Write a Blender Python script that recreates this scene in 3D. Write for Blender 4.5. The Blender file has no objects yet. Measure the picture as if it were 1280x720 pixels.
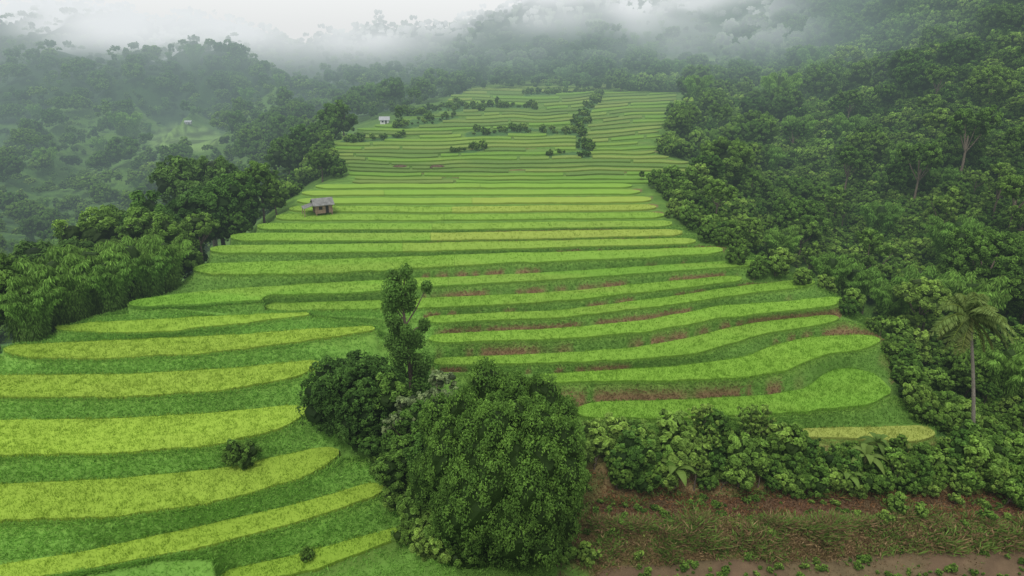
import bpy, math, numpy as np
from mathutils import Vector
rng=np.random.default_rng(7)
PT=math.radians(20.0); F=865.0; CZ=50.0
cp,sp=math.cos(PT),math.sin(PT)
scene=bpy.context.scene
COL=scene.collection
def ray(px,py):
    a=(np.asarray(px,float)-640)/F; b=(360-np.asarray(py,float))/F
    return a, cp+b*sp, -sp+b*cp
def at_level(px,py,z):
    dx,dy,dz=ray(px,py); t=(z-CZ)/dz
    return t*dx,t*dy
def at_dist(px,py,Y):
    dx,dy,dz=ray(px,py); t=Y/dy
    return t*dx, CZ+t*dz
def project(x,y,z):
    d=y*cp-(z-CZ)*sp; up=y*sp+(z-CZ)*cp
    return 640+F*x/d, 360-F*up/d
def vn(x,y,s=0):
    xi=np.floor(x); yi=np.floor(y); fx=x-xi; fy=y-yi
    fx=fx*fx*(3-2*fx); fy=fy*fy*(3-2*fy)
    def h(i,j):
        v=np.sin(i*127.1+j*311.7+s*74.7)*43758.5453
        return v-np.floor(v)
    return (h(xi,yi)*(1-fx)+h(xi+1,yi)*fx)*(1-fy)+(h(xi,yi+1)*(1-fx)+h(xi+1,yi+1)*fx)*fy
def fbm(x,y,s=0,o=4):
    r=0;a=.5
    for i in range(o):
        r=r+a*vn(x*2**i,y*2**i,s+i); a*=.5
    return r
def sstep(x,a,b):
    t=np.clip((x-a)/(b-a),0,1); return t*t*(3-2*t)

# ---------------------------------------------------------------- terraces survey
S={}
def strip(name,slot,top,bot,col,cuts=(),kind='rice'):
    S[name]=dict(name=name,slot=slot,top=np.array(top,float),bot=np.array(bot,float),col=col,cuts=list(cuts),kind=kind)
YG=(.275,.41,.045); YG2=(.24,.38,.04); GR=(.165,.33,.034); GR2=(.185,.34,.036); GY=(.225,.35,.042)
strip('L7',0,[(270,716),(380,690),(510,655)],[(270,742),(400,715),(515,670)],YG2)
strip('L6',1,[(-150,735),(0,706),(100,690),(230,662),(370,630),(480,598)],[(-150,765),(0,735),(120,715),(250,690),(380,655),(482,620)],YG)
strip('L5',2,[(-200,618),(0,605),(150,598),(280,585),(425,553)],[(-200,665),(0,655),(150,650),(280,630),(380,600),(430,575)],YG)
strip('L4',3,[(-200,530),(0,525),(150,523),(280,515),(388,503)],[(-200,578),(0,573),(150,570),(270,560),(350,540),(388,520)],YG)
strip('L3',4,[(-200,474),(0,469),(150,468),(300,460),(402,448)],[(-200,503),(0,500),(150,500),(280,492),(370,475),(403,460)],YG)
strip('L2',5,[(2,432),(150,425),(300,418),(380,412),(470,407)],[(2,444),(40,450),(120,452),(250,445),(380,430),(470,415)],YG)
strip('L1',6,[(68,408),(120,403),(250,396),(388,390)],[(68,414),(120,419),(200,418),(300,408),(388,396)],YG2)
strip('S2',0,[(735,706),(800,709),(900,700),(1000,703),(1120,692),(1280,686),(1450,680)],[(735,760),(1000,755),(1280,740),(1450,735)],(.15,.10,.06),kind='dirt')
strip('S1',1,[(735,632),(820,622),(900,629),(1000,618),(1060,622),(1250,625),(1450,630)],[(735,650),(820,656),(900,648),(1000,656),(1100,646),(1250,655),(1450,660)],(.13,.066,.042),kind='dirt')
strip('R0',2,[(990,536),(1080,534),(1172,531)],[(990,549),(1080,553),(1172,557)],(.30,.35,.075))
strip('R1',3,[(718,503),(860,499),(960,494),(1010,485),(1030,466),(1060,459),(1100,468),(1118,480)],[(718,526),(860,526),(960,521),(1040,514),(1090,509),(1118,503)],GR)
strip('R2',4,[(665,468),(760,463),(850,457),(930,447),(970,430),(1010,422),(1103,417)],[(665,481),(760,480),(850,478),(930,475),(985,465),(1030,446),(1103,437)],GR2)
strip('R3',5,[(540,448),(700,441),(800,434),(870,420),(940,403),(1050,392)],[(540,460),(700,456),(800,452),(880,443),(950,420),(1050,405)],GR2)
strip('R4',6,[(535,418),(700,410),(800,401),(850,392),(900,382),(980,377),(1057,369)],[(535,432),(700,426),(800,418),(850,410),(900,400),(1000,391),(1057,382)],GR2,[902])
strip('R5',7,[(530,395),(700,388),(830,372),(920,358),(1020,347)],[(530,407),(700,400),(830,385),(920,371),(1022,359)],GR2)
strip('R6',8,[(330,381),(470,378),(540,374),(700,367),(830,354),(930,345)],[(330,391),(470,389),(540,387),(700,379),(830,365),(932,353)],GR2,[478])
strip('R7',9,[(160,378),(250,366),(400,356),(540,349),(700,342),(830,333),(952,326)],[(160,387),(300,380),(400,373),(540,360),(700,352),(830,342),(952,334)],GR,[560])
strip('R8',10,[(240,332),(400,327),(565,320),(750,315),(906,310)],[(240,346),(400,345),(565,334),(750,326),(906,319)],GR2,[568])
strip('R9',11,[(260,309),(500,306),(700,302),(871,299)],[(260,319),(500,317),(700,311),(871,307)],GR2,[503])
strip('R10',12,[(285,293),(540,293),(700,290),(856,288)],[(285,303),(540,303),(700,300),(856,296)],GR2,[538])
strip('R11',13,[(318,281),(560,281),(843,277)],[(318,289),(560,289),(843,285)],GR2,[540])
strip('R12',14,[(342,269),(560,270),(832,267)],[(342,277),(560,277),(832,274)],GY,[555])
strip('R13',15,[(360,259),(560,260),(822,257)],[(360,266),(560,267),(822,264)],GY,[565])
strip('R14',16,[(370,249),(560,249),(817,247)],[(370,256),(560,256),(817,254)],GR2,[590])
strip('R15',17,[(376,240),(560,239),(802,238)],[(376,246),(560,245),(802,244)],GR2,[480])
strip('R16',18,[(393,232),(560,231),(792,231)],[(393,237),(560,236),(792,236)],GY,[600])
chainR=['R0','R1','R2','R3','R4','R5','R6','R7','R8','R9','R10','R11','R12','R13','R14','R15','R16']
ext=np.array([(228,440,868),(215,440,875),(205,430,868),(195,420,828),(185,415,820),(175,415,825),(165,430,832),(155,470,842),(145,500,858),(135,545,862),(125,566,862),(115,575,858),(105,590,854),(97,620,848)][::-1],float)
y=227.5; slot=19; k=0
while y>97.5:
    l=np.interp(y,ext[:,0],ext[:,1])+rng.normal()*7; r=np.interp(y,ext[:,0],ext[:,2])+rng.normal()*7
    stp=5.2-(227.5-y)/130*1.2
    xs=np.linspace(l,r,25)
    amp=6.5*min(1,(227.5-y)/25.)*(.35+.65*min(1,(y-95)/40.))
    wob=amp*(fbm(xs/75.,np.full(25,y/60.),3,3)-.45)*2.2+2.*(vn(xs/25.,np.full(25,y/6.),8)-.5)
    wob=wob-10*sstep(xs,700,860)*sstep(-y,-200,-170)*min(1,(y-95)/30.)+3
    h=stp*(.55+.17*rng.random())
    strip('F%d'%k,slot,list(zip(xs,y+wob-h)),list(zip(xs,y+wob)),GR2,
          [c for c in (l+(r-l)*rng.random(2+int(rng.random()*3)))])
    chainR.append('F%d'%k); y-=stp; slot+=1; k+=1
NS=slot
BANDS=[((505,158),(570,146),4),((510,141),(600,132),5),((600,132),(665,134),3),((590,168),(665,162),3.4),((665,162),(722,168),3.4),((722,168),(735,196),2.4),((726,150),(720,168),2.6),((748,118),(726,150),2.4),((430,178),(500,172),2.),((690,196),(722,192),2.4),((560,192),(600,188),1.6),((660,118),(740,114),1.4)]
def in_band(px,py,grow=0):
    px=np.asarray(px,float);py=np.asarray(py,float); o=np.zeros(px.shape,bool)
    for (x0,y0),(x1,y1),w in BANDS:
        t=np.clip(((px-x0)*(x1-x0)+(py-y0)*(y1-y0)*9)/((x1-x0)**2+9*(y1-y0)**2),0,1)
        d=np.hypot((px-x0-t*(x1-x0))*.33,py-y0-t*(y1-y0)); o|=d<(w+grow)*(.3+1.2*vn(px/14,py/6,77))
    return o
def yat(s,w,px): 
    a=S[s][w]; return np.interp(px,a[:,0],a[:,1])
def common(a,b):
    l=max(S[a]['top'][0,0],S[b]['top'][0,0],-50); r=min(S[a]['top'][-1,0],S[b]['top'][-1,0],1280)
    return np.linspace(l+5,r-5,9)
S['R1']['z']=10.0
for a,b in zip(chainR[1:-1],chainR[2:]):
    px=common(a,b); za=S[a]['z']
    _,Yb=at_level(px,yat(a,'top',px),za)
    _,zr=at_dist(px,yat(b,'bot',px),Yb)
    S[b]['z']=za+max(.12,.86*np.percentile(zr-za,30))
prev='R7'
for b in ['L1','L2','L3','L4','L5','L6','L7']:
    px=common(b,prev); zp=S[prev]['z']
    _,Yf=at_level(px,yat(prev,'bot',px),zp)
    _,zr=at_dist(px,yat(b,'top',px),Yf)
    S[b]['z']=zp-.78*np.percentile(zp-zr,35); prev=b
S['R0']['z']=8.3; S['S1']['z']=5.4; S['S2']['z']=3.4
# ---------------------------------------------------------------- columns
uc=np.arange(-.98,.9801,.0042)
ul=-.98-np.cumsum(np.linspace(.006,.045,34)); ur=.98+np.cumsum(np.linspace(.006,.045,34))
U=np.concatenate([ul[::-1],uc,ur]); NC=len(U)
YF=np.full((NS,NC),np.nan); YB=YF.copy(); ZK=YF.copy(); OWN=np.full((NS,NC),-1)
names=list(S)
for si,n in enumerate(names):
    s=S[n]; z=s['z']; cur=[]
    for w in('top','bot'):
        a=s[w]; px=np.linspace(a[0,0],a[-1,0],160); py=np.interp(px,a[:,0],a[:,1])
        kk=np.hanning(17); kk/=kk.sum(); pp=np.pad(py,8,mode='edge')
        sm=np.convolve(pp,kk,'valid'); py=sm*1.0
        if s['slot']<19 : py=py+(fbm(px/28.,np.full(160,s['slot']*3.1),5,2)-.38)*((3.2 if w=='bot' else 2.2) if s['slot']<11 else 1.6)
        x,Y=at_level(px,py,z+(.24 if (w=='top' and s['kind']=='rice' and s['slot']<8) else 0)); u=x/Y; o=np.argsort(u); cur.append((u[o],Y[o]))
    u0=max(cur[0][0][0],cur[1][0][0]); u1=min(cur[0][0][-1],cur[1][0][-1])
    m=(U>=u0)&(U<=u1)
    yb=np.interp(U[m],*cur[0]); yf=np.interp(U[m],*cur[1])
    wd=np.maximum(yb-yf,.5); c=(yb+yf)/2
    d=np.minimum((U[m]-u0),(u1-U[m]))*c
    R=np.clip(wd*.7,.7,3.6); q=np.clip(d/R,0,1); tp=np.clip(1-(1-q)**2,0.03,1)**.7
    k=s['slot']; YF[k,m]=c-wd/2*tp; YB[k,m]=c+wd/2*tp; ZK[k,m]=z; OWN[k,m]=si
PRES=~np.isnan(YF)
for j in range(NC):
    last=-1
    for k in range(NS):
        if PRES[k,j]:
            if YF[k,j]<last+.12: YF[k,j]=last+.12
            if YB[k,j]<YF[k,j]+.2: YB[k,j]=YF[k,j]+.2
            last=YB[k,j]
NOM=np.zeros((NS,NC))
for k in range(NS):
    idx=np.where(PRES[k])[0]; NOM[k]=np.interp(np.arange(NC),idx,(YF[k,idx]+YB[k,idx])/2)
# ---------------------------------------------------------------- base surface (RBF)
cpt=[]
for n in names:
    k=S[n]['slot']; idx=np.where(OWN[k]==names.index(n))[0]
    if len(idx)<2: continue
    for j in idx[np.linspace(1,len(idx)-2,5 if k<19 else 3).astype(int)]:
        Y=(YF[k,j]+YB[k,j])/2; cpt.append((U[j]*Y,Y,S[n]['z']))
surv=[ # bearing x, bearing y, distance, canopy offset
(1280,560,66,-2),(1400,560,66,-1),(1180,480,80,-4),(1280,420,86,-5),(1280,300,108,-6),(1280,200,140,-7),(1280,100,180,-8),(1280,10,220,-8),(1500,100,170,-8),(1500,-60,210,-8),(1700,250,110,-6),(1280,-120,270,-8),
(1100,380,104,-5),(1100,300,125,-6),(1100,220,155,-7),(1100,140,200,-8),(1100,70,260,-8),(1100,0,320,-8),(1100,-80,400,-8),
(960,290,122,-5),(960,230,155,-7),(960,170,205,-8),(960,110,280,-8),(960,45,370,-8),(960,-25,450,-8),
(870,230,150,-3),(890,180,190,-6),(900,120,270,-6),(860,78,350,0),(860,38,430,-8),(860,-20,540,-8),
(740,80,340,-6),(740,42,480,-8),(740,-15,680,-8),(620,84,360,-6),(600,55,450,-8),(640,12,700,-8),(600,26,800,-8),
(450,32,780,-8),(450,72,500,-8),(480,120,330,-8),(520,120,240,-6),(450,140,210,-7),(400,170,195,-10),(380,150,260,-10),
(540,36,650,-8),(520,52,540,-12),(380,62,560,-22),(330,42,640,-6),
(300,32,780,-8),(300,75,500,-8),(300,140,360,-8),(250,155,400,-2),(230,190,340,-2),(150,12,760,-8),(150,80,480,-8),(150,175,340,-8),(150,240,250,-8),
(0,18,740,-8),(0,80,470,-8),(0,175,320,-8),(0,250,230,-8),(-200,15,700,-8),(-200,110,420,-8),(-200,250,220,-8),(-500,60,600,-8),(-500,250,220,-8),
(360,240,135,-1),(300,310,112,-2),(230,350,100,-2),(200,300,130,-13),(100,330,130,-13),(280,250,150,-14),(330,205,175,-12),(60,420,88,-3),(-60,440,82,-3),(0,390,104,-8),(-200,400,100,-8),(300,200,210,-14),
(640,720,46,0),(600,640,55,0),(560,560,62,0),(500,520,68,0),(470,470,76,0),(620,760,40,0),(300,790,38,0),(0,800,40,0),(900,800,40,0),(1200,800,40,0),
(0,34,1100,-60),(400,34,1100,-60),(800,20,1100,-60),(1280,-150,900,0),(-500,40,1100,-60)]
for px,py,Y,o in surv:
    if px<=760 and Y>300: Y=300+(Y-300)*.6
    x,z=at_dist(px,py,Y); cpt.append((float(x),Y,float(z)+o))
cpt+= [(0,5,-3),(-60,5,-1),(60,5,-3),(0,1700,-20),(-1200,1700,-20),(1200,1700,40)]
C=np.array(cpt)
def kern(d2): return np.sqrt(d2+64.)
n=len(C); A=kern(((C[:,None,:2]-C[None,:,:2])**2).sum(-1))
M=np.zeros((n+3,n+3)); M[:n,:n]=A-np.eye(n)*.6; M[:n,n]=1; M[:n,n+1:]=C[:,:2]/100; M[n:,:n]=M[:n,n:].T
wts=np.linalg.lstsq(M,np.concatenate([C[:,2],[0,0,0]]),rcond=None)[0]
def G(x,y):
    sh=x.shape; x=x.ravel(); y=y.ravel(); out=np.empty(len(x))
    for i in range(0,len(x),20000):
        xx=x[i:i+20000]; yy=y[i:i+20000]
        k=kern((xx[:,None]-C[None,:,0])**2+(yy[:,None]-C[None,:,1])**2)
        out[i:i+20000]=k@wts[:n]+wts[n]+wts[n+1]*xx/100+wts[n+2]*yy/100
    farw=sstep(y,150,400)
    wx=sstep(-x,50,130)*sstep(y,170,300)
    rid=1-np.abs(2*fbm((x+.25*y)/85,(y-.2*x)/190,13,4)-.94)
    out=out+(fbm(x/70,y/70,11)-.47)*26*farw+(rid-.75)*50*np.maximum(wx,sstep(y,340,460)*.8)
    return np.clip(out,-60,420).reshape(sh)
RF=np.zeros((2*NS,NC)); RP=np.repeat(PRES,2,axis=0)
for j in range(NC):
    row=np.empty(2*NS); 
    for k in range(NS):
        if PRES[k,j]: row[2*k]=YF[k,j]; row[2*k+1]=YB[k,j]
        else: row[2*k]=NOM[k,j]-.15; row[2*k+1]=NOM[k,j]+.15
    p=RP[:,j]; i=0
    while i<2*NS:
        if p[i]: i+=1; continue
        e=i
        while e<2*NS and not p[e]: e+=1
        lo=row[i-1]+.03 if i>0 else 20.; hi=row[e]-.03 if e<2*NS else 5000.
        seg=np.sort(np.clip(row[i:e],lo,max(hi,lo))); m=e-i
        row[i:e]=np.maximum.accumulate(seg)+ (np.arange(m)*.002)
        i=e
    RF[:,j]=np.maximum.accumulate(row)
Xn=RF*U[None,:]; Gn=G(Xn,RF)
ZN=np.zeros_like(RF); 
for j in range(NC):
    p=np.where(RP[:,j])[0]
    if len(p)==0: ZN[:,j]=Gn[:,j]; continue
    Yp=RF[p,j]; Zp=ZK[p//2,j]
    lin=np.interp(RF[:,j],Yp,Zp)
    dm=np.abs(RF[:,j][:,None]-Yp[None,:]).min(1); w=sstep(dm,0,5)
    ZN[:,j]=lin*(1-w)+Gn[:,j]*w
rowsY=[];rowsZ=[];rowT=[];rowK=[]
near=np.linspace(0,1,16)[:-1]
for f in near:
    Y=6+(RF[0]-6)*f; rowsY.append(Y); rowT.append(0); rowK.append(-1)
    g=G(Y*U,Y); w=sstep(RF[0]-Y,0,3); rowsZ.append(np.where(RP[0],ZN[0]*(1-w)+g*w,g))
for k in range(NS):
    for f in (0,.5,1.):
        rowsY.append(RF[2*k]*(1-f)+RF[2*k+1]*f); rowsZ.append(ZN[2*k]*(1-f)+ZN[2*k+1]*f); rowT.append(1); rowK.append(k)
    if k<NS-1:
        for f,g in ((.12,.03),(.35,.33),(.6,.66),(.85,.97)):
            Ya=RF[2*k+1];Yb_=RF[2*k+2]; Y=Ya*(1-f)+Yb_*f
            zl=ZN[2*k+1]*(1-g)+ZN[2*k+2]*g
            gg=G(Y*U,Y); w=sstep(np.minimum(Y-Ya,Yb_-Y),0.8,5)
            rowsY.append(Y); rowsZ.append(zl*(1-w)+gg*w); rowT.append(2+f); rowK.append(k)
Y0=RF[-1]
for f in (np.linspace(0,1,131)[1:]):
    Y=Y0*(1700/Y0)**f
    g=G(Y*U,Y); w=sstep(Y-Y0,0,12); rowsY.append(Y); rowsZ.append(ZN[-1]*(1-w)+g*w); rowT.append(0); rowK.append(-1)
YY=np.array(rowsY); ZZ=np.array(rowsZ); XX=YY*U[None,:]; RT=np.array(rowT); RK=np.array(rowK)
YYs=np.maximum.accumulate(YY,axis=0)
def Hs(x,y):
    x=np.atleast_1d(x).astype(float); y=np.atleast_1d(y).astype(float); out=np.empty(len(x))
    ci=np.interp(x/y,U,np.arange(NC))
    for i in range(len(x)):
        j=int(min(ci[i],NC-2)); f=ci[i]-j
        out[i]=np.interp(y[i],YYs[:,j],ZZ[:,j])*(1-f)+np.interp(y[i],YYs[:,j+1],ZZ[:,j+1])*f
    return out
# ---------------------------------------------------------------- mesh helpers
def mk_mesh(name,V,Q,col=None,smooth=False,mat=None):
    me=bpy.data.meshes.new(name); V=np.asarray(V,np.float32); Q=np.asarray(Q,np.int32)
    me.vertices.add(len(V)); me.vertices.foreach_set('co',V.ravel())
    me.loops.add(Q.size); me.loops.foreach_set('vertex_index',Q.ravel())
    me.polygons.add(len(Q)); me.polygons.foreach_set('loop_start',np.arange(0,Q.size,4,dtype=np.int32))
    me.polygons.foreach_set('loop_total',np.full(len(Q),4,np.int32))
    me.polygons.foreach_set('use_smooth',np.full(len(Q),smooth))
    if col is not None:
        at=me.color_attributes.new('tint','FLOAT_COLOR','POINT')
        c=np.ones((len(V),4),np.float32); c[:,:3]=col; at.data.foreach_set('color',c.ravel())
    me.update(calc_edges=True)
    if mat: me.materials.append(mat)
    return me
def add(name,me,parent=None,**kw):
    o=bpy.data.objects.new(name,me); COL.objects.link(o)
    if parent: o.parent=parent
    for k,v in kw.items(): o[k]=v
    return o
def cat(parts):
    V=[];Q=[];T=[];o=0
    for v,q,t in parts:
        V.append(v);Q.append(q+o);T.append(np.broadcast_to(t,(len(v),3)));o+=len(v)
    return np.concatenate(V),np.concatenate(Q),np.concatenate(T)
def tube(pts,rad,sides=8,col=(1,1,1)):
    pts=np.array(pts,float); n=len(pts); V=[]
    for i in range(n):
        d=pts[min(i+1,n-1)]-pts[max(i-1,0)]; d/=np.linalg.norm(d)+1e-9
        a=np.cross(d,[0,1,.1]); a/=np.linalg.norm(a); b=np.cross(d,a)
        th=np.linspace(0,2*np.pi,sides,endpoint=False)
        V.append(pts[i]+rad[i]*(np.cos(th)[:,None]*a+np.sin(th)[:,None]*b))
    V=np.concatenate(V); Q=[]
    for i in range(n-1):
        for s in range(sides):
            Q.append((i*sides+s,i*sides+(s+1)%sides,(i+1)*sides+(s+1)%sides,(i+1)*sides+s))
    Q.append(tuple((n-1)*sides+np.array([0,sides//4,sides//2,3*sides//4])))
    return V,np.array(Q),np.array(col,float)
def unit(v): return v/(np.linalg.norm(v,axis=-1,keepdims=True)+1e-9)
def leaves(P,N,L,W,tint):
    n=len(P); T=unit(np.cross(N,rng.normal(size=(n,3)))); B=np.cross(N,T)
    L=np.broadcast_to(L,n)[:,None]; W=np.broadcast_to(W,n)[:,None]
    V=np.stack([P-T*L/2,P+B*W/2+N*L*.1,P+T*L/2-N*L*.12,P-B*W/2+N*L*.1],1).reshape(-1,3)
    return V,np.arange(n*4).reshape(n,4),np.repeat(tint,4,axis=0)
def blades(P,D,W,tint,droop=0.0):
    n=len(P); s=unit(np.cross(D,rng.normal(size=(n,3)))); W=np.broadcast_to(W,n)[:,None]
    m=P+D*.5; tip=P+D.copy(); tip[:,2]-=droop
    V=np.stack([P,m+s*W/2,tip,m-s*W/2],1).reshape(-1,3)
    return V,np.arange(n*4).reshape(n,4),np.repeat(tint,4,axis=0)
def csphere(c,r,n=6,col=(.3,.3,.3),amp=.12):
    V=[];Q=[];o=0; g=np.linspace(-1,1,n+1)
    for ax in range(3):
        for sg in(-1,1):
            a,b=np.meshgrid(g,g); p=np.zeros((n+1,n+1,3)); p[...,ax]=sg; p[...,(ax+1)%3]=a; p[...,(ax+2)%3]=b
            V.append(p.reshape(-1,3))
            for i in range(n):
                for j in range(n):
                    q=[o+i*(n+1)+j,o+i*(n+1)+j+1,o+(i+1)*(n+1)+j+1,o+(i+1)*(n+1)+j]; Q.append(q if sg>0 else q[::-1])
            o+=(n+1)**2
    V=unit(np.concatenate(V)); V=V*(1+amp*np.sin(V[:,[0]]*5+V[:,[1]]*4+V[:,[2]]*6))
    return V*np.array(r)+np.array(c),np.array(Q),np.array(col,float)
# ---------------------------------------------------------------- materials
def haze_group():  # mist painted on surfaces: emission mixed in by valley depth, height and noise
    g=bpy.data.node_groups.new('painted_haze','ShaderNodeTree'); N=g.nodes;L=g.links
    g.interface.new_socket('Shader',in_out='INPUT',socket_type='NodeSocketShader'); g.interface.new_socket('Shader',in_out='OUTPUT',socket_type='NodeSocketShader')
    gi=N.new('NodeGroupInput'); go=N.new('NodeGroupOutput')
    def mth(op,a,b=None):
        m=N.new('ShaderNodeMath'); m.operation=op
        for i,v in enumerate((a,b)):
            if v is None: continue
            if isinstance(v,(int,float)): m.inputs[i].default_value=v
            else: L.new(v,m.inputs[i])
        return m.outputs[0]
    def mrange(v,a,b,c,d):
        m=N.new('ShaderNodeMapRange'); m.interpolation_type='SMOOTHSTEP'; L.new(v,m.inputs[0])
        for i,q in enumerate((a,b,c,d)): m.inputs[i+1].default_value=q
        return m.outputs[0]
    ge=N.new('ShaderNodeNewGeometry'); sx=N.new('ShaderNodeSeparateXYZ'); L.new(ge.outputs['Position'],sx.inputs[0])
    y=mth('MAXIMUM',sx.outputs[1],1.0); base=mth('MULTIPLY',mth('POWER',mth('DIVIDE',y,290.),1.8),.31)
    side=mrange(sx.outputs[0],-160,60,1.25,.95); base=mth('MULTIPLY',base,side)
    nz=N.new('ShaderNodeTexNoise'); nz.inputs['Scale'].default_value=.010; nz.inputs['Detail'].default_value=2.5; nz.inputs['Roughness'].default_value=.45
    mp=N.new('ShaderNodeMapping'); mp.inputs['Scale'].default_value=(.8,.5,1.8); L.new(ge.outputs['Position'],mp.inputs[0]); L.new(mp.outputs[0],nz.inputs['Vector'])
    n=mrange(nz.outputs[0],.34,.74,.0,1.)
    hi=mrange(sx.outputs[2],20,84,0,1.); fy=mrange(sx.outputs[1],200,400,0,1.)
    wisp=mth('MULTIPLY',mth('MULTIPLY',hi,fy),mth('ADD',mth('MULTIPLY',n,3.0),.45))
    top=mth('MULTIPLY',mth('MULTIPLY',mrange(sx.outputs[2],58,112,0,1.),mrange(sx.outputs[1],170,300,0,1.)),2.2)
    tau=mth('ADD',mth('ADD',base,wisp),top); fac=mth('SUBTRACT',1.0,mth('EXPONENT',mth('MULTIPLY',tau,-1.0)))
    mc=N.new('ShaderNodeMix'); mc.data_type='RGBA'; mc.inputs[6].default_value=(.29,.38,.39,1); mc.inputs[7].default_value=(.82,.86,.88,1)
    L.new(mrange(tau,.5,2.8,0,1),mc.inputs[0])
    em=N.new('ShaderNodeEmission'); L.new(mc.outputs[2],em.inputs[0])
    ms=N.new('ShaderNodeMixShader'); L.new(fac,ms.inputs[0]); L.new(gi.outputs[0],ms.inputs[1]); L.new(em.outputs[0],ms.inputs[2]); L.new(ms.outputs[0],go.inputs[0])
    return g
SURF_HAZE=haze_group()
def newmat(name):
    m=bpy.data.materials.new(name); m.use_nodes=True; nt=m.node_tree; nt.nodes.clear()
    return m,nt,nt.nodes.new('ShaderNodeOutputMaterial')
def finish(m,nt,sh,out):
    a=nt.nodes.new('ShaderNodeGroup'); a.node_tree=SURF_HAZE; nt.links.new(sh,a.inputs[0]); nt.links.new(a.outputs[0],out.inputs['Surface'])  # every surface shader gets the painted haze glow
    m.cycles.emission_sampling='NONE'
def foliage(name,c1,c2,trans=.3,rough=.55,spec=.12):
    m,nt,out=newmat(name); N=nt.nodes; L=nt.links
    at=N.new('ShaderNodeAttribute'); at.attribute_name='tint'
    oi=N.new('ShaderNodeObjectInfo')
    mx=N.new('ShaderNodeMix'); mx.data_type='RGBA'; mx.inputs[6].default_value=(*c1,1); mx.inputs[7].default_value=(*c2,1)
    L.new(oi.outputs['Random'],mx.inputs[0])
    mu=N.new('ShaderNodeMix'); mu.data_type='RGBA'; mu.blend_type='MULTIPLY'; mu.inputs[0].default_value=1
    L.new(mx.outputs[2],mu.inputs[6]); L.new(at.outputs['Color'],mu.inputs[7])
    b=N.new('ShaderNodeBsdfPrincipled'); b.inputs['Roughness'].default_value=rough; b.inputs['Specular IOR Level'].default_value=spec
    L.new(mu.outputs[2],b.inputs['Base Color'])
    t=N.new('ShaderNodeBsdfTranslucent'); L.new(mu.outputs[2],t.inputs['Color'])
    s=N.new('ShaderNodeMixShader'); s.inputs[0].default_value=trans
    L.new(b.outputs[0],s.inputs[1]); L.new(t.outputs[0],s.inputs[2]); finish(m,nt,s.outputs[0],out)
    return m
def surf(name,scale=1.5,var=.5,bump=.3,base=None,rough=.9,fine=14.):
    m,nt,out=newmat(name); N=nt.nodes; L=nt.links
    tc=N.new('ShaderNodeTexCoord')
    n1=N.new('ShaderNodeTexNoise'); n1.inputs['Scale'].default_value=scale; n1.inputs['Detail'].default_value=5
    n2=N.new('ShaderNodeTexNoise'); n2.inputs['Scale'].default_value=fine; n2.inputs['Detail'].default_value=4
    for q in(n1,n2): L.new(tc.outputs['Object'],q.inputs['Vector'])
    ad=N.new('ShaderNodeMath'); ad.operation='ADD'; L.new(n1.outputs[0],ad.inputs[0]); L.new(n2.outputs[0],ad.inputs[1])
    mr=N.new('ShaderNodeMapRange'); mr.inputs[1].default_value=.65; mr.inputs[2].default_value=1.35; mr.inputs[3].default_value=1-var; mr.inputs[4].default_value=1+var
    L.new(ad.outputs[0],mr.inputs[0])
    mu=N.new('ShaderNodeVectorMath'); mu.operation='SCALE'
    if base is None:
        at=N.new('ShaderNodeAttribute'); at.attribute_name='tint'; L.new(at.outputs['Color'],mu.inputs[0])
    else: mu.inputs[0].default_value=base
    L.new(mr.outputs[0],mu.inputs['Scale'])
    b=N.new('ShaderNodeBsdfPrincipled'); b.inputs['Roughness'].default_value=rough; b.inputs['Specular IOR Level'].default_value=.15
    L.new(mu.outputs[0],b.inputs['Base Color'])
    bp=N.new('ShaderNodeBump'); bp.inputs['Strength'].default_value=bump; bp.inputs['Distance'].default_value=.3
    L.new(n2.outputs[0],bp.inputs['Height']); L.new(bp.outputs[0],b.inputs['Normal'])
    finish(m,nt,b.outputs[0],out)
    return m
m_ground=surf('ground_grass',.9,.25,.35)
m_rice=surf('rice_crop',.5,.08,.2,fine=5.)
m_blade=foliage('rice_blade',(1,1,1),(1,1,1),.35)
m_leafD=foliage('leaf_dark',(.058,.130,.025),(.098,.185,.035))
m_leafM=foliage('leaf_mid',(.080,.175,.030),(.155,.27,.045))
m_mango=foliage('leaf_mango',(.105,.205,.034),(.105,.205,.034))
m_round=foliage('leaf_round',(.070,.150,.028),(.080,.165,.03))
m_leafL=foliage('leaf_light',(.14,.26,.045),(.23,.35,.07))
m_bamb=foliage('bamboo_leaf',(.12,.245,.045),(.175,.32,.058))
m_pale=foliage('leaf_pale',(.20,.27,.12),(.22,.29,.13))
m_bark=surf('bark',3,.4,.6,base=(.15,.12,.09))
m_palmbark=surf('palm_bark',2,.3,.5,base=(.19,.17,.14))
# ---------------------------------------------------------------- ground mesh
nr=len(YY)
isflat=(RT==1)
ZZn=ZZ+np.where(isflat[:,None],0,.14)*(fbm(XX/1.3,YY/1.3,21)-.47)
bk=((RK<=1)[:,None])&(XX>3)&(YY<62)&(YY>40)
ZZn=ZZn+np.where(bk,.6*(fbm(XX/3.5,YY/2.5,23)-.47),0)
V=np.stack([XX,YY,ZZn],-1).reshape(-1,3)
ii=np.arange(nr-1)[:,None]*NC+np.arange(NC-1)[None,:]
Q=np.stack([ii,ii+1,ii+NC+1,ii+NC],-1).reshape(-1,4)
nz=fbm(XX/6,YY/6,31); nz2=fbm(XX/2.2,YY/2.2,41)
colr=np.zeros((nr,NC,3)); 
green=np.array([.108,.215,.034])*(.86+.3*nz)[...,None]
green=green*np.where((U<-.1)[None,:,None]&(YY<85)[...,None],1.5,1.0)*np.where(YY>150,.88,1.)[...,None]
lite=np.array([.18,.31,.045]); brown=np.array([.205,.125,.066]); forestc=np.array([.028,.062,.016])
colr[:]=green
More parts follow.
